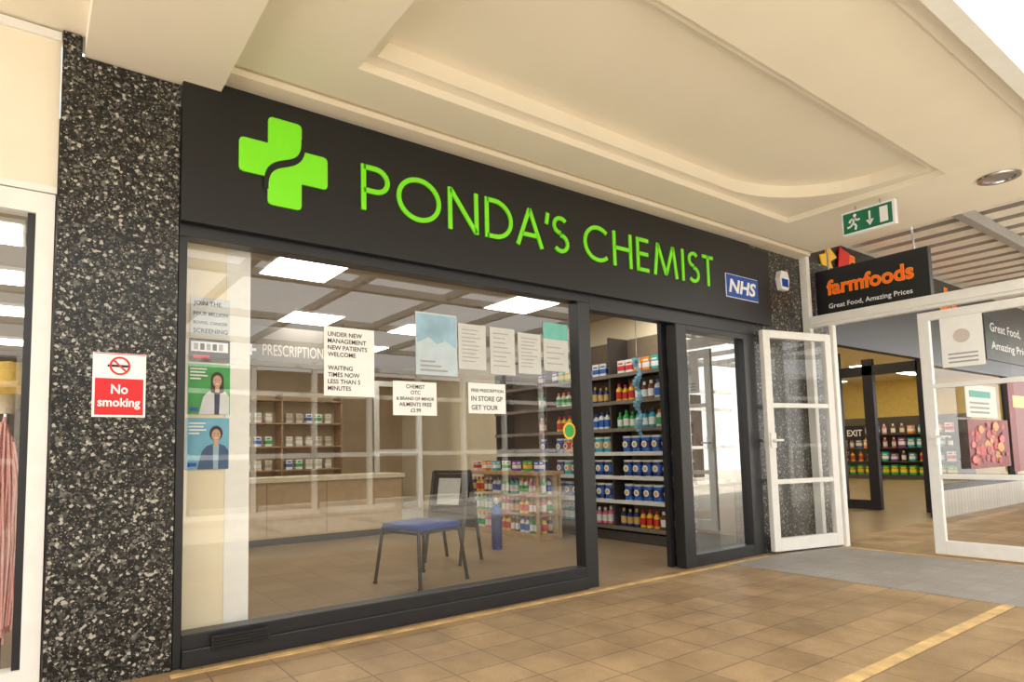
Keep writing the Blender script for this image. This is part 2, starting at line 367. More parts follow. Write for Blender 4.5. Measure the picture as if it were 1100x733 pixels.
# ------------------------------------------------------------------ right granite wall + partition
b=MB(); b.box(XR+.004,6.7,-.04,.12,0,ZC-.005,GRAN); make(b,"wall_right",kind=ST)
b=MB(); b.box(6.02,6.09,-.12,-.045,0,3.3,WHITE); b.box(6.02,6.09,-.34,-.30,0,2.2,WHITE); b.box(6.02,6.09,-2.9,-.12,2.2,2.32,WHITE); b.box(6.0,6.02,-2.9,-.12,2.23,2.29,WHITE)
b.box(6.02,6.09,-2.9,-2.8,0,2.2,WHITE)
make(b,"trim_8",kind=ST,bevel=.005)
def leaf(name,hinge,free,H,rails,z0=.02,st=.085):
    hx,hy=hinge;fx,fy=free; L=math.hypot(fx-hx,fy-hy); ang=math.atan2(fy-hy,fx-hx)
    T_=Matrix.Translation((hx,hy,0))@Matrix.Rotation(ang,4,'Z')
    b=MB();b.T=T_
    b.box(0,st,-.025,.025,z0,H,WHITE);b.box(L-st,L,-.025,.025,z0,H,WHITE);b.box(st,L-st,-.025,.025,z0,z0+.12,WHITE);b.box(st,L-st,-.025,.025,H-.075,H,WHITE)
    for r in rails:b.box(st,L-st,-.02,.02,r-.022,r+.022,WHITE)
    d=make(b,name,kind=ST,bevel=.004)
    zs=[z0+.12]+[r for r in rails]+[H-.075]
    b=MB();b.T=T_
    for a,c in zip(zs,zs[1:]): b.box(st,L-st,-.004,.004,a+.022*(a!=zs[0]),c-.022*(c!=zs[-1]),GLASS2)
    make(b,"pane",d)
    b=MB();b.T=T_
    for s in (-1,1):
        b.box(L-st+.005,L-.012,s*.026,s*.04,.98,1.12,WHITE); b.cyl((L-st/2,s*.04,1.05),(L-st/2,s*.065,1.05),.014,WHITE); b.box(L-st/2-.1,L-st/2+.01,s*.055,s*.07,1.04,1.06,WHITE)
    make(b,"handle",d)
    return d,T_,L
leaf("door_2",(6.0,-.30),(5.10,-.11),2.10,[.66,1.38])
leaf("door_3",(6.05,-1.98),(6.05,-1.07),2.17,[.70,1.50])
r0=onx(1008,342,6.02);r1=onx(1008,396,6.02);r2=onx(1054,340,6.02)
b=MB(); b.box(6.035,6.038,r2.y,r0.y,r1.z,r0.z,PAPER); W=r0.y-r2.y;HZ=r0.z-r1.z
b.prism(arc(W*.5,HZ*.6,W*.2,0,350,20),(6.034,r0.y,r1.z),UYm,UZ,NX,.0008,M("faint_grey_print",(.62,.55,.5),.6))
for i in range(3): b.box(6.0335,6.0342,r2.y+W*.15,r0.y-W*.15,r1.z+HZ*(.08+.08*i),r1.z+HZ*(.11+.08*i),M("grey_print",(.35,.35,.35),.6))
make(b,"notice",label="white printed sheet with a round symbol on the glass door",cat="notice")
p=ony(839,303,-.05)
b=MB(); hexa=[(.06,.10),(-.06,.10),(-.09,.02),(-.06,-.09),(.06,-.09),(.09,.02)]
b.prism(hexa,(p.x,-.040,p.z),UX,UZ,NY,.05,WTXT); b.prism([(.06,.02),(-.06,.02),(-.055,-.06),(.055,-.06)],(p.x,-.0905,p.z),UX,UZ,NY,.003,NHSB)
make(b,"alarm_box",label="white hexagonal alarm box with blue band on granite wall",cat="alarm box")
ex=5.0; e0=onx(905,232,ex);e1=onx(905,253,ex);e2=onx(958,220,ex)
b=MB(); b.box(ex,ex+.05,e2.y-.02,e0.y+.01,e1.z-.015,e0.z+.02,WTXT); es=make(b,"exit_sign",label="illuminated green emergency exit sign hanging from the ceiling",cat="exit sign",bevel=.006)
GE=M("exit_green",(.0,.10,.045),.4,emit=.3)
b=MB(); b.box(ex-.004,ex,e2.y,e0.y-.005,e1.z,e0.z,GE); make(b,"sign_face",es)
W=e0.y-e2.y; k=e0.z-e1.z; o=(ex-.005,e0.y,e1.z)
b=MB()
b.prism(arc(.26*W,.83*k,.08*k,0,330,12),o,UYm,UZ,NX,.001,WTXT)
for st in ([(.25,.74),(.22,.45),(.16,.30),(.09,.28)],[(.22,.45),(.28,.30),(.26,.10)],[(.25,.68),(.31,.55),(.36,.60)],[(.25,.68),(.17,.64),(.14,.50)]):
    b.stroke([(a*W,c*k) for a,c in st],.10*k,o,UYm,UZ,NX,.001,WTXT)
make(b,"pictogram",es,label="white running figure")
b=MB(); b.stroke([(.56*W,.85*k),(.56*W,.35*k)],.09*k,o,UYm,UZ,NX,.001,WTXT); b.prism([(.48*W,.42*k),(.56*W,.12*k),(.64*W,.42*k)],o,UYm,UZ,NX,.001,WTXT); make(b,"arrow",es,label="white downward arrow")
b=MB(); b.prism([(.76*W,.12*k),(.92*W,.12*k),(.92*W,.88*k),(.76*W,.88*k)],o,UYm,UZ,NX,.001,WTXT); make(b,"doorway_symbol",es,label="white doorway rectangle")
for t in (.25,.75):
    b=MB(); b.cyl((ex+.025,e0.y-W*t,e0.z+.01),(ex+.025,e0.y-W*t,ZC),.006,CHROME); make(b,"hanger",es)
p=onz(1073,190,ZC)
b=MB(); b.lathe([(.13,-.012),(.135,0),(.10,0),(.095,.005),(.10,-.012),(.13,-.012)],[CHROME]*5,24,(p.x,p.y,ZC-.003)); dl=make(b,"downlight",label="round chrome recessed downlight in the cream ceiling",cat="ceiling light",smooth=True)
b=MB(); b.lathe([(.0,-.004),(.098,-.004)],[M("grey_lens",(.25,.24,.22),.2)],24,(p.x,p.y,ZC)); make(b,"lens",dl)
n0=ony(100,378,-.062);n1=ony(100,448,-.062);n2=ony(157,385,-.062); w_=n2.x-n0.x;h_=n0.z-n1.z
b=MB(); b.box(n0.x,n2.x,-.066,-.0605,n1.z,n0.z,WTXT); b.box(n0.x+.01,n2.x-.01,-.0675,-.066,n1.z+.01,n1.z+h_*.60,RED)
o=(n0.x+w_/2,-.0675,n1.z+h_*.80)
b.stroke(arc(0,0,h_*.13,0,360,28),h_*.03,o,UX,UZ,NY,.0008,RED)
b.prism([(-.05,-.006),(.04,-.006),(.04,.005),(-.05,.005)],(o[0],-.066,o[2]),UX,UZ,NY,.001,BLACK); b.stroke([(-h_*.09,h_*.09),(h_*.09,-h_*.09)],h_*.025,o,UX,UZ,NY,.0012,RED)
b.text("No",(n0.x+w_*.34,-.0682,n1.z+h_*.36),UX,UZ,w_*.32,h_*.15,WTXT,bold=.025); b.text("smoking",(n0.x+w_*.10,-.0682,n1.z+h_*.12),UX,UZ,w_*.80,h_*.18,WTXT,bold=.025)
b.box(n0.x+.004,n2.x-.004,-.0664,-.066,n0.z-.006,n0.z-.002,RED)
make(b,"no_smoking_sign",label="white and red No smoking sign on the granite pillar",cat="sign")
# ------------------------------------------------------------------ interior shell
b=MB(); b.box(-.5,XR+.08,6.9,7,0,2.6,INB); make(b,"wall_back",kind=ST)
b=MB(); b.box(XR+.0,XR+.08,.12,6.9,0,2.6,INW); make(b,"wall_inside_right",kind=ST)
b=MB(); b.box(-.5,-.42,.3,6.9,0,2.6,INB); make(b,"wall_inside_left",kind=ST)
b=MB(); b.box(-.5,XR+.08,.06,7,2.56,2.66,INC); make(b,"ceiling",kind=ST)
b=MB(); b.box(.0,XR,-.05,.06,sz0+.031,ZC-.005,CHAR); make(b,"wall_front",kind=ST)
c1=onz(327,288,2.55);c2=onz(560,327,2.55)
pos=[(c1.x,c1.y),(c2.x,c2.y)]
for yy in (c1.y+1.8,c1.y+3.4):
    for xx in (.6,2.0,3.4): pos.append((xx,yy))
pos+= [(c2.x+.9,c2.y-.9)]
for i,(x,y) in enumerate(pos):
    b=MB(); b.box(x-.3,x+.3,y-.3,y+.3,2.535,2.56,WHITE); f=make(b,"ceiling_light",label="square flat white light panel in the shop ceiling",cat="ceiling light",group="shop ceiling light panels")
    b=MB(); b.box(x-.28,x+.28,y-.28,y+.28,2.53,2.535,LAMP); make(b,"diffuser",f)
bx1=X(267,.12); bxm=X(241,.12)
b=MB(); b.box(.055,bx1,.11,.14,.02,2.25,INW); b.box(bxm,bx1,.105,.11,.02,2.25,WHITE); b.box(bx1-.03,bx1,.14,.4,.02,2.25,INW)
make(b,"display_board",label="cream display board standing behind the shop window",cat="board")
# ------------------------------------------------------------------ papers
def rect(px0,pt,pb,px1,y):
    a=ony(px0,pt,y);c=ony(px0,pb,y);d=ony(px1,(pt+pb)/2,y); return a.x,d.x,c.z,a.z
SKIN=M("printed_skin",(.60,.36,.25),.6);HAIR=M("printed_dark_hair",(.03,.018,.012),.6)
GY=-.004
def notice(px0,pt,pb,px1,lines,label,name="notice",y=GY,ymat=PAPER,ink=BLACK,margin=.06,head=None,cat="notice",extra=None,align='l',fill=.66):
    x0,x1,z0,z1=rect(px0,pt,pb,px1,y)
    b=MB(); b.box(x0,x1,y,y+.002,z0,z1,ymat); w=x1-x0;h=z1-z0; q=y-.001
    if head: b.box(x0,x1,q,y,z1-h*head[1],z1,head[0])
    n=len(lines)
    if n:
        top=z1-h*(margin+(head[1] if head else 0)); lh_=(top-z0-h*margin)/n
        for i,l in enumerate(lines):
            if not l: continue
            b.text(l,(x0+w*.07,q-.0005,top-(i+1)*lh_+lh_*.18),UX,UZ,w*.87,lh_*fill,ink,keep=True,align=align,bold=.012)
    if extra: extra(b,x0,x1,z0,z1,q-.0006)
    return make(b,name,label=label,cat=cat)
notice(348,350,425,402,["UNDER NEW","MANAGEMENT","NEW PATIENTS","WELCOME","","WAITING","TIMES NOW","LESS THAN 5","MINUTES"],"white paper notice with black typed capitals on the window")
notice(422,409,446,469,["CHEMIST","OTC","& BRAND OF MINOR","AILMENTS FREE","£3.99"],"small white paper notice with black type on the window",align='c')
notice(503,411,444,543,["FREE PRESCRIPTION","IN STORE GP","GET YOUR"],"small white landscape paper notice on the window",fill=.55)
GL=M("grey_print",(.35,.35,.35),.6)
def greylines(col,n,a=.12,bt=.9):
    def f(b,x0,x1,z0,z1,q):
        w=x1-x0;h=z1-z0
        for i in range(n):
            zz=z1-h*(a+(bt-a)*i/n); b.box(x0+w*.12,x0+w*(.6+.28*random.random()),q,q+.0005,zz-h*.02,zz,col)
    return f
TEAL=M("teal_print",(.02,.36,.30),.5);TEALP=M("pale_teal_print",(.16,.50,.42),.5);LBL=M("light_blue_print",(.16,.46,.64),.5);GRP=M("green_print",(.04,.36,.08),.5);PALE=M("pale_blue_print",(.50,.60,.64),.5)
LPB=M("faded_blue_print",(.30,.48,.60),.5,ns=.25,nscale=5)
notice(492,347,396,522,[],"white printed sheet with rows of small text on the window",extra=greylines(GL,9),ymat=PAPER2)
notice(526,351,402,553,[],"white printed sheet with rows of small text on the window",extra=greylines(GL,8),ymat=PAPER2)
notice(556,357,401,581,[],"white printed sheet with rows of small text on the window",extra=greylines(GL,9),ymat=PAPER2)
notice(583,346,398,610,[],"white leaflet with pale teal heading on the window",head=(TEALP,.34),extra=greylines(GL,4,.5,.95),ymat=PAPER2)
def landscape(b,x0,x1,z0,z1,q):
    w=x1-x0;h=z1-z0
    b.box(x0+w*.03,x1-w*.03,q,q+.0005,z0+h*.30,z1-h*.03,LPB)
    b.prism([(w*.03,h*.30),(w*.97,h*.30),(w*.97,h*.45),(w*.7,h*.56),(w*.5,h*.50),(w*.3,h*.60),(w*.03,h*.5)],(x0,q-.0002,z0),UX,UZ,NY,.0002,PALE)
    for i in range(3): b.box(x0+w*.1,x0+w*(.75-.15*i),q-.001,q-.0005,z0+h*(.06+.07*i),z0+h*(.09+.07*i),GL)
notice(446,334,402,491,[],"large pale blue travel poster on the window",name="poster",ymat=PALE,cat="poster",extra=landscape)
def person(shirt,inner,longhair):
    def f(b,x0,x1,z0,z1,q):
        w=x1-x0;h=z1-z0;o=(x0,q,z0)
        b.prism([(.26*w,0),(w*.98,0),(w*.98,h*.36),(w*.9,h*.45),(w*.78,h*.49),(w*.60,h*.49),(w*.47,h*.45),(w*.36,h*.34)],o,UX,UZ,NY,.0004,shirt)
        b.prism([(.63*w,0),(w*.74,0),(w*.76,h*.48),(w*.62,h*.48)],(x0,q-.0003,z0),UX,UZ,NY,.0004,inner)
        b.prism(arc(.69*w,.70*h,.155*w,0,345,20,ry=.15*h)[:-1],(x0,q-.0006,z0),UX,UZ,NY,.0004,HAIR)
        if longhair: b.prism([(.54*w,.44*h),(.62*w,.42*h),(.78*w,.42*h),(.85*w,.45*h),(.845*w,.70*h),(.535*w,.70*h)],(x0,q-.0006,z0),UX,UZ,NY,.0003,HAIR)
        b.prism([(.64*w,.44*h),(.74*w,.44*h),(.74*w,.58*h),(.64*w,.58*h)],(x0,q-.0012,z0),UX,UZ,NY,.0004,SKIN)
        b.prism(arc(.69*w,.665*h,.105*w,0,345,20,ry=.118*h)[:-1],(x0,q-.0016,z0),UX,UZ,NY,.0004,SKIN)
        for s in (-1,1): b.prism(arc((.69+s*.042)*w,.69*h,.014*w,0,330,8,ry=.008*h),(x0,q-.0022,z0),UX,UZ,NY,.0003,BLACK)
        b.prism([(.645*w,.615*h),(.735*w,.615*h),(.71*w,.60*h),(.67*w,.60*h)],(x0,q-.0022,z0),UX,UZ,NY,.0003,WTXT)
        for i,l in enumerate((.44,.40,.46,.30)): b.box(x0+w*.05,x0+w*l,q-.001,q,z0+h*(.88-.065*i),z0+h*(.91-.065*i),WTXT)
        b.box(x0+w*.05,x0+w*.24,q-.001,q,z0+h*.06,z0+h*.13,NHSB)
    return f
BY=.1028
notice(205,318,361,247,["JOIN THE","FOUR MILLION","BOWEL CANCER","SCREENING"],"pale grey health poster with dark capitals on cream board",name="poster",y=BY,ymat=M("pale_poster",(.62,.66,.68),.6),cat="poster")
def p2(b,x0,x1,z0,z1,q):
    w=x1-x0;h=z1-z0
    b.box(x0+w*.05,x1-w*.05,q,q+.0005,z0+h*.45,z1-h*.12,WTXT); b.box(x0+w*.1,x0+w*.5,q-.001,q,z0+h*.15,z0+h*.3,RED)
    for i in range(5): b.box(x0+w*(.12+.15*i),x0+w*(.22+.15*i),q-.001,q,z0+h*.52,z0+h*.8,BLACK if i%2 else GL)
notice(203,363,388,247,[],"small black and white leaflet with red bar on cream board",name="poster",y=BY,ymat=BLACK,cat="poster",extra=p2)
notice(202,390,445,247,[],"green health poster with dark-haired person in white coat on cream board",name="poster",y=BY,ymat=GRP,cat="poster",extra=person(M("coat_print",(.7,.72,.74),.6),M("navy_print",(.03,.05,.12),.6),True))
notice(200,449,505,246,[],"light blue health poster with short-haired person in blue shirt",name="poster",y=BY,ymat=LBL,cat="poster",extra=person(M("navy_shirt_print",(.04,.10,.22),.6),M("teal_shirt_print",(.30,.45,.55),.6),False))
p=ony(612,463,-.006);b=MB(); b.prism(arc(0,0,.062,0,350,24),(p.x,-.002,p.z),UX,UZ,NY,.001,YEL); b.prism(arc(0,0,.048,0,350,24),(p.x,-.0032,p.z),UX,UZ,NY,.001,GRP)
make(b,"sticker",label="round green and yellow sticker on the window glass",cat="sticker")
# ------------------------------------------------------------------ products
def col(n,c): return M(n,c,.35,ns=.03)
PC={'blue':col("pack_blue",(.02,.12,.5)),'white':col("pack_white",(.8,.8,.78)),'green':col("pack_green",(.04,.38,.08)),'red':col("pack_red",(.6,.02,.02)),'yellow':col("pack_yellow",(.85,.55,.03)),
 'teal':col("pack_teal",(.02,.4,.45)),'purple':col("pack_purple",(.2,.04,.35)),'pink':col("pack_pink",(.75,.2,.3)),'brown':col("pack_brown",(.2,.07,.02)),'orange':col("pack_orange",(.8,.25,.02)),'navy':col("pack_navy",(.01,.03,.16)),'gold':col("pack_gold",(.6,.4,.12)),'cream':col("pack_cream",(.66,.58,.44)),'grey':col("pack_grey",(.42,.38,.32))}
def link(o): bpy.context.scene.collection.objects.link(o)
proto={}
def carton(w,d,h,a,c):
    b=MB(); b.box(-w/2,w/2,-d/2,d/2,0,h,PC[a]); b.box(-w/2-.001,w/2-.001,-d/2-.001,d/2-.002,h*.25,h*.6,PC[c]); b.box(-w*.3,w*.3,-d/2-.002,-d/2-.001,h*.7,h*.85,PC[c])
    b.box(-w/2-.002,-w/2-.001,-d*.35,d*.35,h*.7,h*.82,PC[c])
    return b
def bottle(r,h,a,c,cap):
    b=MB(); b.lathe([(0,0),(r*.95,0),(r,.01),(r,h*.15),(r*1.01,h*.15),(r*1.01,h*.55),(r,h*.55),(r,h*.62),(r*.75,h*.74),(r*.38,h*.80),(r*.38,h*.82),(r*.46,h*.82),(r*.46,h),(0,h)],
       [PC[a],PC[a],PC[a],PC[c],PC[c],PC[c],PC[a],PC[a],PC[a],PC[a],PC[cap],PC[cap],PC[cap]],14); return b
def tin(r,h,a,c):
    b=MB(); b.lathe([(0,0),(r,0),(r*.98,.006),(r*.98,h*.25),(r*.99,h*.25),(r*.99,h*.7),(r*.98,h*.7),(r*.98,h*.88),(r*1.03,h*.88),(r*1.03,h),(0,h)],[PC['white'],PC['white'],PC[a],PC[c],PC[c],PC[c],PC[a],PC['white'],PC['white'],PC['white']],18)
    b.prism(arc(0,0,r*.6,0,345,14),(-r*1.0,0,h*.48),(0,1,0),UZ,NX,.003,PC['white']); b.prism(arc(0,0,r*.35,0,345,14),(-r*1.0-.003,0,h*.48),(0,1,0),UZ,NX,.002,PC['gold' if a!='gold' else 'red']); return b
def regproto(k,mb,name,label,cat): proto[k]=(mb,name,label,cat,[None])
for i,(a,c) in enumerate([('blue','white'),('white','green'),('white','red'),('green','yellow'),('teal','white'),('white','blue'),('purple','white'),('orange','white'),('cream','white'),('cream','grey'),('white','cream')]):
    regproto(('c',i),carton(.10,.09,.15,a,c),"medicine_carton","%s and %s medicine carton on a shop shelf"%(a,c),"box")
for i,(a,c,k) in enumerate([('green','white','green'),('white','blue','blue'),('brown','white','white'),('yellow','red','red'),('navy','gold','gold'),('pink','white','white'),('white','green','orange'),('teal','white','navy')]):
    regproto(('b',i),bottle(.036,.19,a,c,k),"bottle","%s bottle with %s label on a shop shelf"%(a,c),"bottle")
for i,(a,c) in enumerate([('navy','blue'),('blue','navy'),('teal','gold'),('gold','red')]):
    regproto(('t',i),tin(.058,.175,a,c),"milk_powder_tin","%s powder tin with white lid on a shop shelf"%a,"tin")
def place(k,x,y,z,rot=0,group="products on the wall shelves",s=1):
    mb,name,label,cat,h=proto[k]
    if h[0] is None:
        o=make(mb,name,label=label,cat=cat,smooth=(k[0]!='c'),origin=(0,0,0)); h[0]=o
    else:
        o=h[0].copy(); link(o)
    o.location=(x,y,z); o.rotation_euler=(0,0,rot); o.scale=(s,s,s); o["group"]=group
    return o
shx=4.72; sh0,sh1=.42,3.6
zs=[.16,.44,.70,.96,1.22,1.52,1.82]
b=MB(); b.box(XR-.03,XR-.005,sh0,sh1,0,2.25,M("shelf_back",(.20,.15,.10),.6)); b.box(shx+.02,XR-.03,sh0,sh1,0,.10,SHELF)
for yy in (sh0,sh0+1.06,sh0+2.12,sh1-.02): b.box(shx+.03,XR-.03,yy,yy+.02,0.1,2.25,SHELF)
su=make(b,"shelf_unit",label="dark wall shelving unit stocked with pharmacy goods",cat="shelf")
for z in zs:
    b=MB(); b.box(shx,XR-.03,sh0+.021,sh1-.021,z-.02,z,SHELF); b.box(shx-.006,shx,sh0+.021,sh1-.021,z-.035,z+.005,PAPER2 if z in (.44,.70,.96) else GREY); make(b,"shelf",su)
for si,z in enumerate(zs):
    kinds={0:'b',1:'t',2:'t',3:'t',4:'b',5:'b',6:'c'}[si]
    y=sh0+.11
    while y<2.75:
        if any(abs(y-q)<.075 for q in (sh0+1.07,sh0+2.13)): y+=.05; continue
        if kinds=='t': k=('t',(si+int((y)/.5))%4 if random.random()<.25 else (si)%2); st=.13
        elif kinds=='b': k=('b',(int(y/.3)+si*3)%8); st=.088
        else: k=('c',(int(y/.3)*3+si)%8); st=.115
        place(k,shx+.10,y,z+.001,0,"products on the wall shelves",s=1 if kinds!='b' else random.choice((1,1.05,.95)))
        y+=st
# gondola
ga,gb,gy0,gy1=4.08,4.44,2.0,3.45
b=MB(); b.box(ga,gb,gy0,gy1,0,.06,WOOD)
for xx,yy in ((ga,gy0),(gb-.03,gy0),(ga,gy1-.03),(gb-.03,gy1-.03)): b.box(xx,xx+.03,yy,yy+.03,.06,.72,WOOD)
b.box(gb-.03,gb,gy0+.03,gy1-.03,.06,.72,INW)
gd=make(b,"display_shelf",label="low pale wood display shelf with rows of bottles",cat="shelf")
b=MB(); b.box(ga-.03,gb+.03,gy0-.03,gy1+.03,.72,.76,WOOD); make(b,"top_board",gd)
for z in (.28,.50):
    b=MB(); b.box(ga+.01,gb-.031,gy0+.01,gy1-.031,z-.02,z,WOOD); make(b,"shelf",gd)
for z in (.061,.281,.501):
    y=gy0+.09;i=0
    while y<gy1-.07: place(('b',(i//2+int(z*10))%8),ga+.07,y,z+.0005,0,"bottles on the display shelf",s=.95); y+=.085;i+=1
    for j in range(2): place(('b',(j+3+int(z*10))%8),ga+.16+.085*j,gy0+.08,z+.0005,0,"bottles on the display shelf",s=.95)
y=gy0+.12;i=0
while y<gy1-.1: place(('c',(i*3)%8),ga+.14,y,.7605,0,"cartons on the display shelf",s=.8); y+=.2;i+=1
p=onz(534,590)
b=MB(); b.lathe([(0,0),(.05,0),(.055,.02),(.055,.36),(.042,.42),(.02,.46),(.02,.52),(.0,.52)],[PC['blue'],PC['blue'],PC['navy'],PC['blue'],PC['blue'],PC['white'],PC['white']],18,(p.x,p.y,0)); make(b,"display_bottle",label="tall blue display bottle standing on the shop floor",cat="bottle",smooth=True)
# counter, bulkhead, dispensary
cy=3.7; cxa,cxb=.7,3.3
b=MB(); b.box(cxa,cxb,cy,cy+.5,.08,.70,M("counter_front",(.55,.40,.23),.45)); b.box(cxa+.03,cxb-.03,cy+.03,cy+.47,0,.08,SHELF)
for xx in (1.6,2.3): b.box(xx,xx+.01,cy-.003,cy,.1,.68,WOOD)
ct=make(b,"counter",label="long pale pharmacy service counter",cat="counter"); b=MB(); b.box(cxa-.03,cxb+.03,cy-.04,cy+.53,.70,.75,M("counter_top",(.75,.66,.48),.3)); make(b,"worktop",ct)
b0=ony(262,350,3.6);b1=ony(262,392,3.6);b2=ony(372,380,3.6)
b=MB(); b.box(b0.x-.4,b2.x,3.6,3.66,b1.z,b0.z+.02,GREY)
bk=make(b,"bulkhead_sign",label="grey hanging counter sign with white PRESCRIPTIONS lettering",cat="sign")
t0=ony(282,388,3.6);t1=ony(352,388,3.6)
b=MB(); b.text("PRESCRIPTIONS",(t0.x,3.598,b1.z+.12),UX,UZ,t1.x-t0.x,.13,DIMTXT,bold=.006); make(b,"lettering",bk)
for xx in (t0.x-.13,t1.x+.12):
    b=MB(); b.box(xx-.06,xx+.06,3.596,3.6,b1.z+.16,b1.z+.19,WTXT);b.box(xx-.015,xx+.015,3.5955,3.6,b1.z+.115,b1.z+.235,WTXT); make(b,"cross_symbol",bk)
for xx in (b0.x-.38,b2.x-.03):
    b=MB(); b.cyl((xx,3.63,b0.z+.02),(xx,3.63,2.56),.01,CHROME); make(b,"hanger",bk)
b=MB(); X0,X1=.7,3.6; b.box(X0,X1,6.5,6.55,0,2.0,INB)
for i in range(5): b.box(X0,X1,6.2,6.5,.4+i*.36,.42+i*.36,WOOD)
for xx in (X0,1.65,2.6,X1-.02): b.box(xx,xx+.02,6.2,6.5,0,1.95,WOOD)
make(b,"dispensary_shelf",label="tan and wood medicine shelving behind the counter",cat="shelf")
for i in range(3):
    x=X0+.12;j=0
    while x<X1-.1:
        if min(abs(x-q) for q in (1.66,2.61))>.08: place(('c',(8,9,10,8,5,10,9,1)[(j*3+i)%8]),x,6.3,.781+i*.36,0,"cartons on the dispensary shelf")
        x+=.16;j+=1
b=MB()  # added white door, standing in for frames reflected in the window
for xx in (3.7,4.45): b.box(xx,xx+.06,5.2,5.26,0,2.1,WHITE)
b.box(3.76,4.45,5.2,5.26,2.02,2.1,WHITE);b.box(3.76,4.45,5.2,5.26,0,.15,WHITE);b.box(3.76,4.45,5.21,5.25,1.0,1.06,WHITE)
dd=make(b,"added_door",kind=ST); b=MB(); b.box(3.76,4.45,5.225,5.235,.15,2.02,GLASS2); make(b,"pane",dd)
# chair
BLUE=M("blue_seat_fabric",(.010,.05,.27),.8,bump=.3,nscale=150)
TUBE=M("black_tube",(.012,.012,.012),.35)
cc=onz(457,628); chx,chy=cc.x+.04,cc.y+.12
ch=empty("chair",(chx,chy,0),"blue fabric visitor chair with black tubular legs","chair")
R=Matrix.Translation((chx,chy,0))@Matrix.Rotation(math.radians(16),4,'Z')
b=MB();b.T=R
outl=[(-.24,-.19),(-.21,-.22),(.21,-.22),(.24,-.19),(.24,.19),(.21,.22),(-.21,.22),(-.24,.19)]
b.prism(outl,(0,0,.415),(1,0,0),(0,1,0),(0,0,1),.045,BLUE); make(b,"seat",ch,bevel=.012)
for sx_,sy_ in ((-1,-1),(1,-1),(-1,1),(1,1)):
    b=MB();b.T=R; b.tube([(sx_*.27,sy_*.24,.0),(sx_*.23,sy_*.19,.43)],.014,TUBE); b.cyl((sx_*.27,sy_*.24,0),(sx_*.268,sy_*.238,.02),.018,TUBE); make(b,"leg",ch,smooth=True)
b=MB();b.T=R; b.tube([(-.23,-.19,.40),(.23,-.19,.40),(.23,.19,.40),(-.23,.19,.40),(-.23,-.19,.40)],.012,TUBE); make(b,"seat_frame",ch,smooth=True)
# a-board standing behind the chair
ab=onz(487,603); ax,ay=ab.x,ab.y
A=empty("sandwich_board",(ax,ay,0),"black A-frame board with a white sheet behind the chair","sign board")
R=Matrix.Translation((ax,ay,0))@Matrix.Rotation(math.radians(-66),4,'Z')
hA=.82; hw=.19; sp=.19
for s in (-1,1):
    b=MB();b.T=R
    for xx in (-hw,hw): b.cyl((xx,s*sp,0),(xx,s*.012,hA),.016,TUBE)
    b.cyl((-hw,s*.012,hA),(hw,s*.012,hA),.016,TUBE)
    make(b,"frame_leg",A,smooth=True)
    b=MB();b.T=R
    f=lambda z:s*(sp-(sp-.012)*z/hA)
    y0=f(.30); y1=f(.80)
    b.add([(-hw+.01,y0,.30),(hw-.01,y0,.30),(hw-.01,y1,.80),(-hw+.01,y1,.80),(-hw+.01,y0-s*.006,.30),(hw-.01,y0-s*.006,.30),(hw-.01,y1-s*.006,.80),(-hw+.01,y1-s*.006,.80)],[(0,1,2,3),(4,5,6,7),(0,1,5,4),(1,2,6,5),(2,3,7,6),(3,0,4,7)],M("board_black",(.015,.015,.018),.4))
    b.add([(-.12,f(.52)+s*.007,.52),(.12,f(.52)+s*.007,.52),(.12,f(.76)+s*.007,.76),(-.12,f(.76)+s*.007,.76)],[(0,1,2,3)],PAPER2)
    make(b,"board_panel",A)
# hanging strip in doorway
p=onx(684,385,4.6)
b=MB()
for i in range(26):
    z=p.z-i*.032; a=i*.9
    b.box(p.x-.035*math.cos(a)-.02,p.x+.02,p.y-.02+.02*math.sin(a),p.y+.02+.02*math.sin(a),z-.028,z,LPB if i%2 else LBL)
b.cyl((p.x,p.y,p.z),(p.x,p.y,2.56),.003,CHROME,n=6)
make(b,"hanging_product_strip",label="twisted pale blue strip of hanging sachets in the doorway",cat="product strip")
# ------------------------------------------------------------------ neighbour shop goods
PINK=M("dusty_pink_yarn",(.85,.45,.40),.9,bump=.4,nscale=60)
gx_=X(6,.25)
b=MB()
for i in range(90):
    t_=random.random(); x=gx_-.15+.27*t_; y=.18+.05*random.random(); top=1.12-.5*abs(t_-.5)*.8+random.random()*.03
    b.tube([(gx_+(x-gx_)*.5,y,top+.06),(x,y,top-.15),(x+.012*math.sin(i),y,.62),(x+.03*(random.random()-.5),y+.01,.18+.10*random.random())],.006,PINK,n=5)
sc=make(b,"tassel_scarf",label="pale pink fringed scarf hanging in the neighbouring window",cat="scarf",smooth=True)
b=MB(); b.cyl((gx_,.29,0),(gx_,.29,1.3),.012,CHROME); b.cyl((gx_,.29,0),(gx_,.29,.02),.12,CHROME); b.lathe([(0,1.40),(.05,1.38),(.065,1.33),(.05,1.25),(.03,1.22)],[INW]*4,14,(gx_,.29,0)); make(b,"display_stand",label="chrome display stand with a pale mannequin head",cat="display stand",smooth=True)
STRAW=M("straw",(.80,.52,.12),.8,bump=.4,nscale=120)
b=MB(); b.lathe([(0,1.47),(.06,1.46),(.085,1.42),(.09,1.35),(.12,1.335),(.20,1.30),(.195,1.295),(.09,1.33)],[STRAW]*7,24,(gx_,.29,0)); make(b,"straw_hat",label="yellow straw sun hat on a display stand",cat="hat",smooth=True)
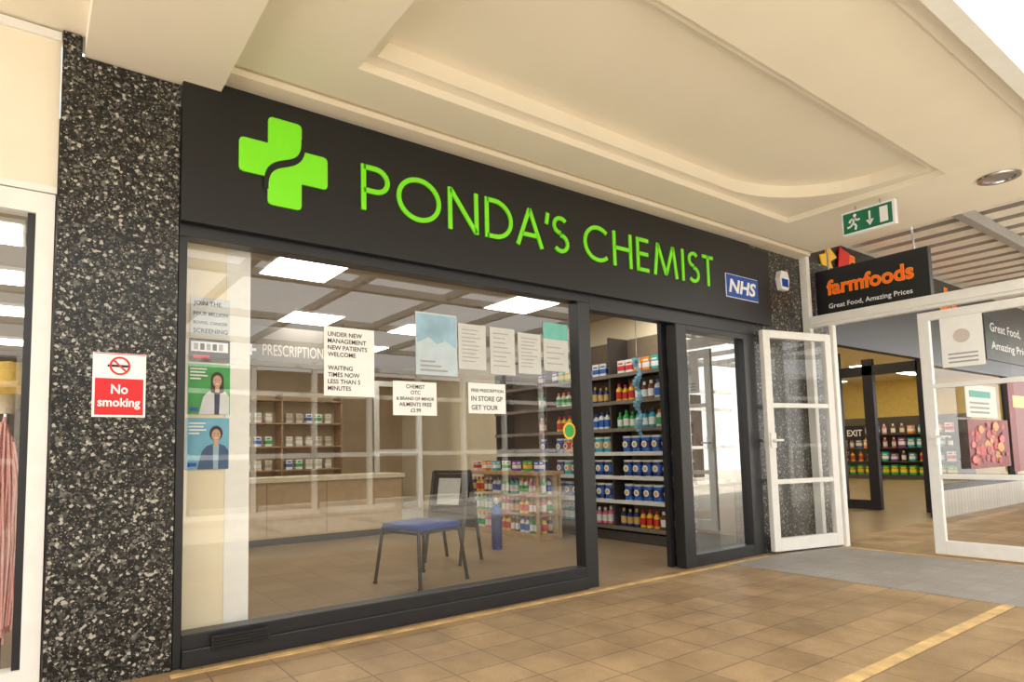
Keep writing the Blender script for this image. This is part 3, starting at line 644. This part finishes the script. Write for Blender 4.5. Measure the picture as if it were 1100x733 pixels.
for y in (1.6,2.8,4.2,6.2):
    x=-.86; b=MB(); b.box(x-.28,x+.22,y-.25,y+.25,2.47,2.50,WHITE); f=make(b,"ceiling_light",label="bright square ceiling light in the neighbouring shop",cat="ceiling light",group="neighbouring shop ceiling lights"); b=MB(); b.box(x-.26,x+.20,y-.23,y+.23,2.465,2.47,LAMP); make(b,"diffuser",f)
# ------------------------------------------------------------------ passage beyond partition
DK=M("dark_fascia",(.010,.009,.010),.4); PURP=M("dark_blue_frame",(.008,.008,.022),.4)
b=MB(); b.box(6.1,24,.0,.12,2.25,3.3,DK)
wf=make(b,"fascia_sign",label="black supermarket fascia with orange and yellow lettering",cat="sign")
a0=ony(884,270,-.01);a1=ony(1028,320,-.01)
b=MB(); b.text("farmfoods",(a0.x+.45,-.010,2.84),UX,UZ,a1.x-a0.x-.45,.38,YEL,bold=.04); b.text("farmfoods",(a0.x+.47,-.014,2.855),UX,UZ,a1.x-a0.x-.49,.35,ORANGE,bold=.015); make(b,"lettering",wf)
b=MB(); b.prism([(0,0),(.22,.03),(.18,.10),(.34,.17),(.1,.30),(.08,.18),(-.06,.14)],(a0.x-.03,-.004,2.96),UX,UZ,NY,.012,YEL)
make(b,"flash_emblem",wf,label="yellow flash emblem"); b=MB()
b.prism([(0,0),(.22,.0),(.30,.22),(.06,.26)],(a0.x+.30,-.017,3.0),UX,UZ,NY,.012,RED); make(b,"flash_emblem",wf,label="red flash emblem")
c0=ony(1056,345,-.01)
b=MB(); b.box(c0.x,c0.x+3.4,-.02,-.001,2.28,3.05,SIGNB); b.text("Great Food,",(c0.x+.25,-.022,2.72),UX,UZ,1.5,.17,WTXT,bold=.01); b.text("Amazing Prices",(c0.x+.25,-.022,2.42),UX,UZ,2.0,.17,WTXT,bold=.01); make(b,"slogan_panel",wf)
CORR=M("white_corrugated_sheet",(.82,.78,.70),.5); CORD=M("corrugated_groove_shade",(.34,.31,.27),.6)  # groove shade is painted in as a darker copy of the sheet
b=MB(); x=6.09; z0c=3.32
while x<23.5:
    P=.40
    b.add([(x,-2.7,z0c+.09),(x+.09,-2.7,z0c+.09),(x+.09,.1,z0c+.09),(x,.1,z0c+.09)],[(0,1,2,3)],CORD)
    b.add([(x+.09,-2.7,z0c+.09),(x+.12,-2.7,z0c),(x+.12,.1,z0c),(x+.09,.1,z0c+.09)],[(0,1,2,3)],CORD)
    b.add([(x+.12,-2.7,z0c),(x+P-.03,-2.7,z0c),(x+P-.03,.1,z0c),(x+.12,.1,z0c)],[(0,1,2,3)],CORR)
    b.add([(x+P-.03,-2.7,z0c),(x+P,-2.7,z0c+.09),(x+P,.1,z0c+.09),(x+P-.03,.1,z0c)],[(0,1,2,3)],CORR)
    x+=P
b.box(6.02,24,-2.7,.1,z0c+.10,z0c+.16,CORR)
make(b,"ceiling",kind=ST)
b=MB(); b.box(6.1,24,-1.25,-1.17,3.20,3.315,GREYF); make(b,"trim_11",kind=ST)
hx=6.3; h0=onx(875,293,hx);h1=onx(875,348,hx);h3=onx(999,300,hx)
b=MB(); b.box(hx,hx+.08,h3.y,h0.y,h1.z,h0.z,SIGNB); hs=make(b,"hanging_sign",label="black hanging sign with orange word and white slogan lettering",cat="sign",bevel=.005)
W=h0.y-h3.y;HZ=h0.z-h1.z;o=Vector((hx-.002,h0.y,h1.z))
b=MB(); b.text("farmfoods",o+UYm*W*.11+UZ*HZ*.49,UYm,UZ,W*.77,HZ*.30,YEL,bold=.036); b.text("farmfoods",o+UYm*W*.115+UZ*HZ*.498+Vector((-.002,0,0)),UYm,UZ,W*.76,HZ*.284,ORANGE,bold=.02); make(b,"lettering",hs)
b=MB(); b.text("Great Food, Amazing Prices",o+UYm*W*.12+UZ*HZ*.21,UYm,UZ,W*.74,HZ*.12,WTXT,bold=.01); make(b,"slogan",hs)
for t in (.12,.88):
    b=MB(); b.cyl((hx+.04,h0.y-W*t,h0.z),(hx+.04,h0.y-W*t,3.32),.01,CHROME); make(b,"hanger",hs)
xa0=X(1003);xb0=X(1042)
b=MB(); b.box(6.7,6.78,0,.1,0,2.25,PURP); b.box(xa0,xa0+.16,0,.1,0,2.25,PURP); b.box(6.78,xa0,.0,.1,2.12,2.25,PURP)
make(b,"trim_9",kind=ST)
b=MB(); b.box(xa0+.16,24,0,.1,0,.35,tiles("white_wall_tile",(.6,.56,.5),(.55,.52,.46),(.25,.22,.2),.12,.006,.3,.1))
b.box(xa0+.16,24,.0,.1,.35,.42,PURP);b.box(xa0+.16,24,.0,.1,2.05,2.25,PURP)
for xx in (xb0+1.9,xb0+4.0): b.box(xx,xx+.1,.0,.1,.42,2.05,PURP)
w=make(b,"window_4",kind=ST); b=MB(); b.box(xa0+.16,24,.045,.055,.42,2.05,GLASS2); make(b,"pane",w)
DR=M("deep_red_print",(.24,.006,.006),.5); TOM=M("printed_tomato",(.50,.015,.01),.5,ns=.5,nscale=9); CHE=M("printed_cheese",(.70,.32,.06),.5,ns=.4,nscale=8)
def pizza(b,x0,x1,z0,z1,q):
    w=x1-x0;h=z1-z0; rnd=random.Random(3)
    for j in range(60):
        a=rnd.random()*w*.86+w*.07; c=h*(.08+.84*rnd.random()); r=w*(.03+.045*rnd.random())
        b.prism([(a+r*math.cos(t)*(1+.25*rnd.random()),c+r*.6*math.sin(t)) for t in [i*math.pi/6 for i in range(12)]],(x0,q-.0003*j,z0),UX,UZ,NY,.0003,(TOM,RED,TOM,DR,CHE,TOM)[j%6])
xs=X(1040);xe=X(1083)
b=MB(); b.box(xs,xe,-.008,-.001,.60,1.33,DR); pizza(b,xs,xe,.60,1.33,-.009); make(b,"poster",label="red pizza poster low in the supermarket window",cat="poster")
b=MB(); b.box(xs,xs+(xe-xs)*.75,-.008,-.001,1.36,1.85,PAPER); b.box(xs+.15,xs+(xe-xs)*.6,-.010,-.008,1.66,1.76,TEAL)
for i in range(3): b.box(xs+.15,xs+(xe-xs)*.55,-.010,-.008,1.42+.07*i,1.45+.07*i,GL)
make(b,"poster",label="white poster with teal heading in the supermarket window",cat="poster")
b=MB(); b.box(xe+.15,xe+1.3,-.008,-.001,.50,2.0,DR); b.box(xe+.35,xe+1.1,-.010,-.008,1.55,1.75,YEL); make(b,"poster",label="dark red tall poster in the supermarket window",cat="poster")
# inner lobby screen + shelves
ys=[onx(q,460,10).y for q in (990,936,899)]
b=MB()
b.box(10,10.1,ys[0]-.12,ys[0]+.02,0,2.45,PURP); b.box(10,10.1,ys[1]-.06,ys[1]+.08,0,2.3,PURP); b.box(10,10.1,ys[2]-.08,ys[2]+.08,0,2.45,PURP)
b.box(10,10.1,ys[0],ys[2],2.05,2.2,PURP); b.box(10,10.1,ys[1]+.08,ys[2]-.08,0,.14,PURP)
dd=make(b,"door_5",kind=ST); b=MB(); b.box(10.03,10.05,ys[1]+.08,ys[2]-.08,.14,2.05,GLASS2); make(b,"pane",dd)
ym=(ys[1]+ys[2])/2
b=MB(); b.box(10.02,10.025,ym-.14,ym+.14,1.06,1.28,DK); b.text("EXIT",(10.015,ym+.11,1.12),UYm,UZ,.22,.10,WTXT,bold=.02); make(b,"exit_plate",dd)
YW=M("warm_yellow_wall",(.9,.66,.2),.6); SW=M("supermarket_wall",(.80,.72,.55),.7)
b=MB(); b.box(6.8,24,8.9,9,0,2.9,SW); b.box(6.7,6.78,.12,9,0,2.9,SW); make(b,"wall_supermarket",kind=ST)
b=MB(); b.box(21,21.1,.12,8.9,0,2.9,YW); make(b,"wall_supermarket_end",kind=ST)
b=MB(); b.box(6.7,24,.12,9,2.9,3.0,M("supermarket_ceiling",(.85,.74,.45),.7)); make(b,"ceiling",kind=ST)
for x in (8.3,11.2,13.6,16.2,18.8):
    for y in (1.4,3.6,5.6):
        b=MB(); b.box(x-.6,x+.6,y-.15,y+.15,2.86,2.90,WHITE); f=make(b,"ceiling_light",label="long fluorescent ceiling light in the supermarket",cat="ceiling light",group="supermarket ceiling lights"); b=MB(); b.box(x-.58,x+.58,y-.13,y+.13,2.85,2.86,LAMPY); make(b,"diffuser",f)
b=MB(); b.box(19.6,19.64,2.6,8,0,1.75,SHELF); b.box(19.2,19.6,2.6,8,0,.12,SHELF)
for z in (.5,.88,1.26): b.box(19.2,19.6,2.6,8,z-.03,z,SHELF)
make(b,"shelf_unit",label="dark supermarket shelving stocked with groceries",cat="shelf")
for z in (.125,.501,.881,1.261):
    y=3.0
    while y<7.2:
        k=random.choice([('c',3),('c',0),('c',6),('b',5),('b',3),('c',7),('c',2),('c',4),('b',2),('b',7)]) if z>.4 else ('c',3)
        place(k,19.32,y,z,0,"groceries on the supermarket shelves",s=random.choice((1.5,1.7,1.85)) if k[0]=='c' else 1.5); y+=.22
# ------------------------------------------------------------------ glazed arcade screen opposite, with glazed roof
b=MB(); yy=-7.2
x=-6
while x<16:
    b.box(x,x+.08,yy,yy+.1,0,2.6,WHITE); b.box(x+.08,x+.13,yy+.02,yy+.08,0,2.1,CHAR); x+=1.05
for z in (0,.95,2.0,2.5): b.box(-6,16,yy+.01,yy+.09,z,z+.08,WHITE)
make(b,"window_5",kind=ST)
b=MB(); b.box(-8,18,-9.6,-9.5,0,2.75,M("dull_brick",(.08,.055,.04),.8,ns=.3,nscale=3)); make(b,"wall_opposite",kind=ST)
b=MB(); x=-6
while x<16:
    b.box(x,x+.09,-9.5,-2.55,3.28,3.38,GREYF); x+=1.5
for y in (-9.4,-7.0,-4.6): b.box(-6,16,y,y+.14,3.26,3.36,GREYF)
make(b,"trim_10",kind=ST)
# ------------------------------------------------------------------ light
w=bpy.data.worlds.new("world"); bpy.context.scene.world=w; w.use_nodes=True
nt=w.node_tree; bg=nt.nodes["Background"]; bg.inputs[0].default_value=(1,.97,.92,1); bg.inputs[1].default_value=2.6
sd=bpy.data.lights.new("sun",'SUN'); sd.energy=9; sd.angle=math.radians(3); sd.color=(1,.93,.82)
so=bpy.data.objects.new("sun",sd); bpy.context.scene.collection.objects.link(so)
so.rotation_euler=Vector((.15,-.5,-.86)).to_track_quat('-Z','Y').to_euler()
vs=bpy.context.scene.view_settings; vs.view_transform='Standard'; vs.exposure=.35
